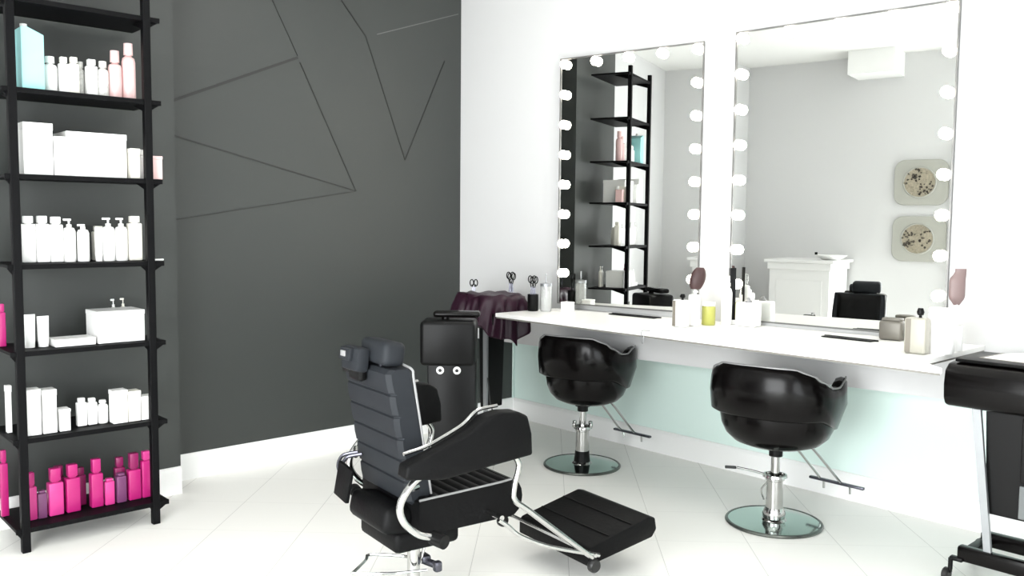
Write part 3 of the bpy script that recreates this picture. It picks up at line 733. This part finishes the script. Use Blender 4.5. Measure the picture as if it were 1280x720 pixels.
MB().grid(rows, closed=True, caps=True).build('brush_head', 'brush_taupe', t)
# left end of the counter
t = thing('disinfectant_jar', (1.03, -.695, ZC), 'clear lidded jar with upright rod at the counter left end', 'jar')
MB().lathe([(0, 0), (.030, 0), (.034, .006), (.034, .150), (.031, .150), (.031, .010), (0, .010)], n=28).build('glass_body', 'clear', t)
MB().lathe([(.036, .150), (.036, .168), (.010, .172), (0, .172)], n=28).cyl((.0, 0, .17), (0, 0, .225), .004).build('lid', 'steel', t)
t = thing('tool_pot', (.960, -.735, ZC), 'black pot of upright scissors beside the clear lidded jar', 'pot')
MB().lathe([(0, 0), (.030, 0), (.033, .005), (.033, .10), (.029, .10), (.029, .01), (0, .01)], n=24).build('pot_body', 'black_plastic', t)
scissors((.952, -.735, ZC+.085), .7, 'left of two dark scissors in the black pot', .125)
scissors((.970, -.737, ZC+.085), .95, 'right of two dark scissors in the black pot', .120)
t = thing('towel_box', (1.12, -.60, ZC), 'small white cube box at the left mirror lower corner', 'box', .2)
MB().box((0, 0, .024), (.06, .06, .048), .004).build('carton', 'white_prod', t, smooth=False)
MB().box((0, 0, .053), (.062, .062, .010), .003).build('lid', 'white_prod', t, smooth=False)
t = thing('cable_hook', (2.015, CY, CH), 'small wire hook hanging over the counter front edge', 'hook')
MB().tube([(.03, .02, .003), (0, -.004, .003), (-.004, -.005, -.02), (0, -.006, -.055), (.010, -.006, -.055), (.012, -.006, -.02), (.008, -.005, .0)], .0018, 6, 4).build('wire', 'steel', t)

# ------------------------------------------------------------------ tray and glasses on the right trolley
t = thing('magazine', (3.63, -.55, .9175), 'open white magazine on the right trolley tray', 'magazine', -.08)
MB().prism([(-.17, 0), (-.10, .010), (.0, .004), (.1, .012), (.17, .002), (.17, -.0), (.0, -.0)], -.10, .10, 'y').build('pages', 'white_prod', t, smooth=False)
MB().box((0, 0, -.0005), (.36, .21, .002)).build('cover', 'taupe', t, smooth=False)
t = thing('eyeglasses', (3.68, -.58, .931), 'dark framed eyeglasses on the right trolley magazine', 'glasses', -.3)
for s in (-1, 1): MB().tube([(s*.033+.026*cos(a), 0, .022+.02*sin(a)) for a in [2*pi*i/14 for i in range(15)]], .0028, 6, 2).build('rim', 'black_plastic', t)
MB().tube([(-.008, 0, .026), (.008, 0, .026)], .0025, 6, 0).build('bridge', 'black_plastic', t)
MB().tube([(-.06, 0, .026), (-.075, .04, .030), (-.09, .09, .050), (-.115, .11, .060)], .0025, 6).tube([(.06, 0, .026), (.065, .05, .026), (.068, .12, .012)], .0025, 6).build('temple', 'steel_dark', t)

# ------------------------------------------------------------------ what the right mirror shows on the wall behind the camera
def wall_plate(x, z, label, seed):
    rnd = random.Random(seed)
    t = thing('wall_plaque', (x, BACK, z), label, 'wall decoration', 0)
    b = MB(); pts = []
    W, H, rr = .25, .225, .10
    for cx, cz, a0 in ((W-rr, H-rr, 0), (-W+rr, H-rr, 90), (-W+rr, -H+rr, 180), (W-rr, -H+rr, 270)):
        for k in range(7): a = R(a0+15*k); pts.append((cx+rr*cos(a), cz+rr*sin(a)))
    b.prism(pts, .0, .03, 'y', bev=.008); b.build('plate', 'plate', t, smooth=False)
    MB().lathe([(.150, 0), (.158, .004), (.150, .010), (.142, .006), (.150, 0)], mtx=Matrix.Translation((-.01, .030, 0)) @ Matrix.Rotation(-pi/2, 4, 'X'), n=40).build('round_rim', 'plate', t)
    MB().cyl((-.01, .0295, 0), (-.01, .033, 0), .143, n=40).build('mosaic_ground', 'mosaic_a', t)
    for nm, mt in (('pale_mosaic', 'mosaic_a'), ('dark_mosaic', 'mosaic_b')):
        mb = MB()
        for k in range(70):
            r = .138*math.sqrt(rnd.random()); a = rnd.random()*6.28
            if (mt == 'mosaic_b') != (sin(2*a+seed)+.6*sin(25*r) > .0): continue
            s_ = rnd.uniform(.010, .022)
            mb.box((-.01+r*cos(a), .036, r*sin(a)), (s_, .014, s_*rnd.uniform(.6, 1.4)), .002, 1, ry=rnd.random()*3)
        mb.build(nm, mt, t, smooth=False)
wall_plate(2.00, 1.875, 'upper of two rounded grey mosaic plaques seen in the right mirror', 3)
wall_plate(2.00, 1.315, 'lower of two rounded grey mosaic plaques seen in the right mirror', 8)
t = thing('wash_cabinet', (1.03, -4.95, 0), 'white plinth cabinet seen in the right mirror behind the barber chair', 'cabinet')
MB().box((0, 0, .50), (.60, .62, 1.0)).box((0, 0, .05), (.62, .64, .1), .004).build('cabinet_body', 'cab', t, smooth=False)
MB().box((0, 0, 1.03), (.64, .66, .07), .006).box((0, 0, 1.08), (.70, .70, .03), .006).build('cornice', 'cab', t, smooth=False)
MB().box((.0, .312, .52), (.46, .008, .74), .003).build('door_panel', 'cab', t, smooth=False)
t = thing('wash_basin', (1.28, -4.85, 1.0955), 'shallow white basin on the plinth cabinet seen in the mirror', 'basin')
MB().lathe([(0, 0), (.08, 0), (.15, .045), (.155, .05), (.145, .05), (.075, .010), (0, .010)], n=32).build('bowl', 'white_prod', t)
MB().cyl((-.15, 0, .05), (-.15, 0, .075), .014).build('tap_knob', 'black_plastic', t)

# ------------------------------------------------------------------ light
def area(name, loc, rot, sx, sy, w, colr=(1, 1, 1)):
    l = bpy.data.lights.new(name, 'AREA'); l.shape = 'RECTANGLE'; l.size = sx; l.size_y = sy; l.energy = w; l.color = colr
    o = bpy.data.objects.new(name, l); col.objects.link(o); o.location = loc; o.rotation_euler = rot; return o
area('daylight_right', (6.44, -3.9, 1.15), (0, R(90), 0), 2.0, 2.4, 62, (.95, .98, 1))  # added fill lamp from the unseen right side
area('ceiling_glow_a', (1.5, -1.75, 3.10), (0, 0, 0), .75, .75, 9, (1, .98, .95))  # small fill lamps added below the ceiling panels
area('ceiling_glow_b', (4.3, -1.9, 3.10), (0, 0, 0), .75, .75, 2, (1, .98, .95))
area('ceiling_glow_c', (4.6, -3.6, 3.10), (0, 0, 0), .75, .75, 3.5, (1, .98, .95))
area('daylight_front', (3.45, -5.24, 1.15), (R(90), 0, 0), 2.2, 2.1, 225, (.97, .99, 1))  # added fill lamp behind the camera, brightens the wall under the counter
w = bpy.data.worlds.new('world'); sc.world = w; w.use_nodes = True
w.node_tree.nodes['Background'].inputs[0].default_value = (1, 1, 1, 1); w.node_tree.nodes['Background'].inputs[1].default_value = .5

# ------------------------------------------------------------------ camera
cd = bpy.data.cameras.new('camera'); cam = bpy.data.objects.new('camera', cd); col.objects.link(cam)
yaw, pit, rol, f = .82623, -.07421, .00937, 1098.94
fw = Vector((-sin(yaw)*cos(pit), cos(yaw)*cos(pit), sin(pit))); r0 = Vector((cos(yaw), sin(yaw), 0)); u0 = r0.cross(fw)
rt = r0*cos(rol)+u0*sin(rol); up = -r0*sin(rol)+u0*cos(rol)
cam.matrix_world = Matrix(((rt.x, up.x, -fw.x, 4.7448), (rt.y, up.y, -fw.y, -4.3946), (rt.z, up.z, -fw.z, 1.44), (0, 0, 0, 1)))
cd.sensor_width = 36; cd.lens = 36*f/1280; cd.clip_start = .05
sc.camera = cam
sc.view_settings.view_transform = 'Standard'; sc.view_settings.look = 'None'; sc.view_settings.gamma = 1; sc.view_settings.use_curve_mapping = False
sc.view_settings.exposure = -0.22
sc.cycles.use_denoising = True
sc.cycles.max_bounces = 10; sc.cycles.diffuse_bounces = 5; sc.cycles.sample_clamp_indirect = 6
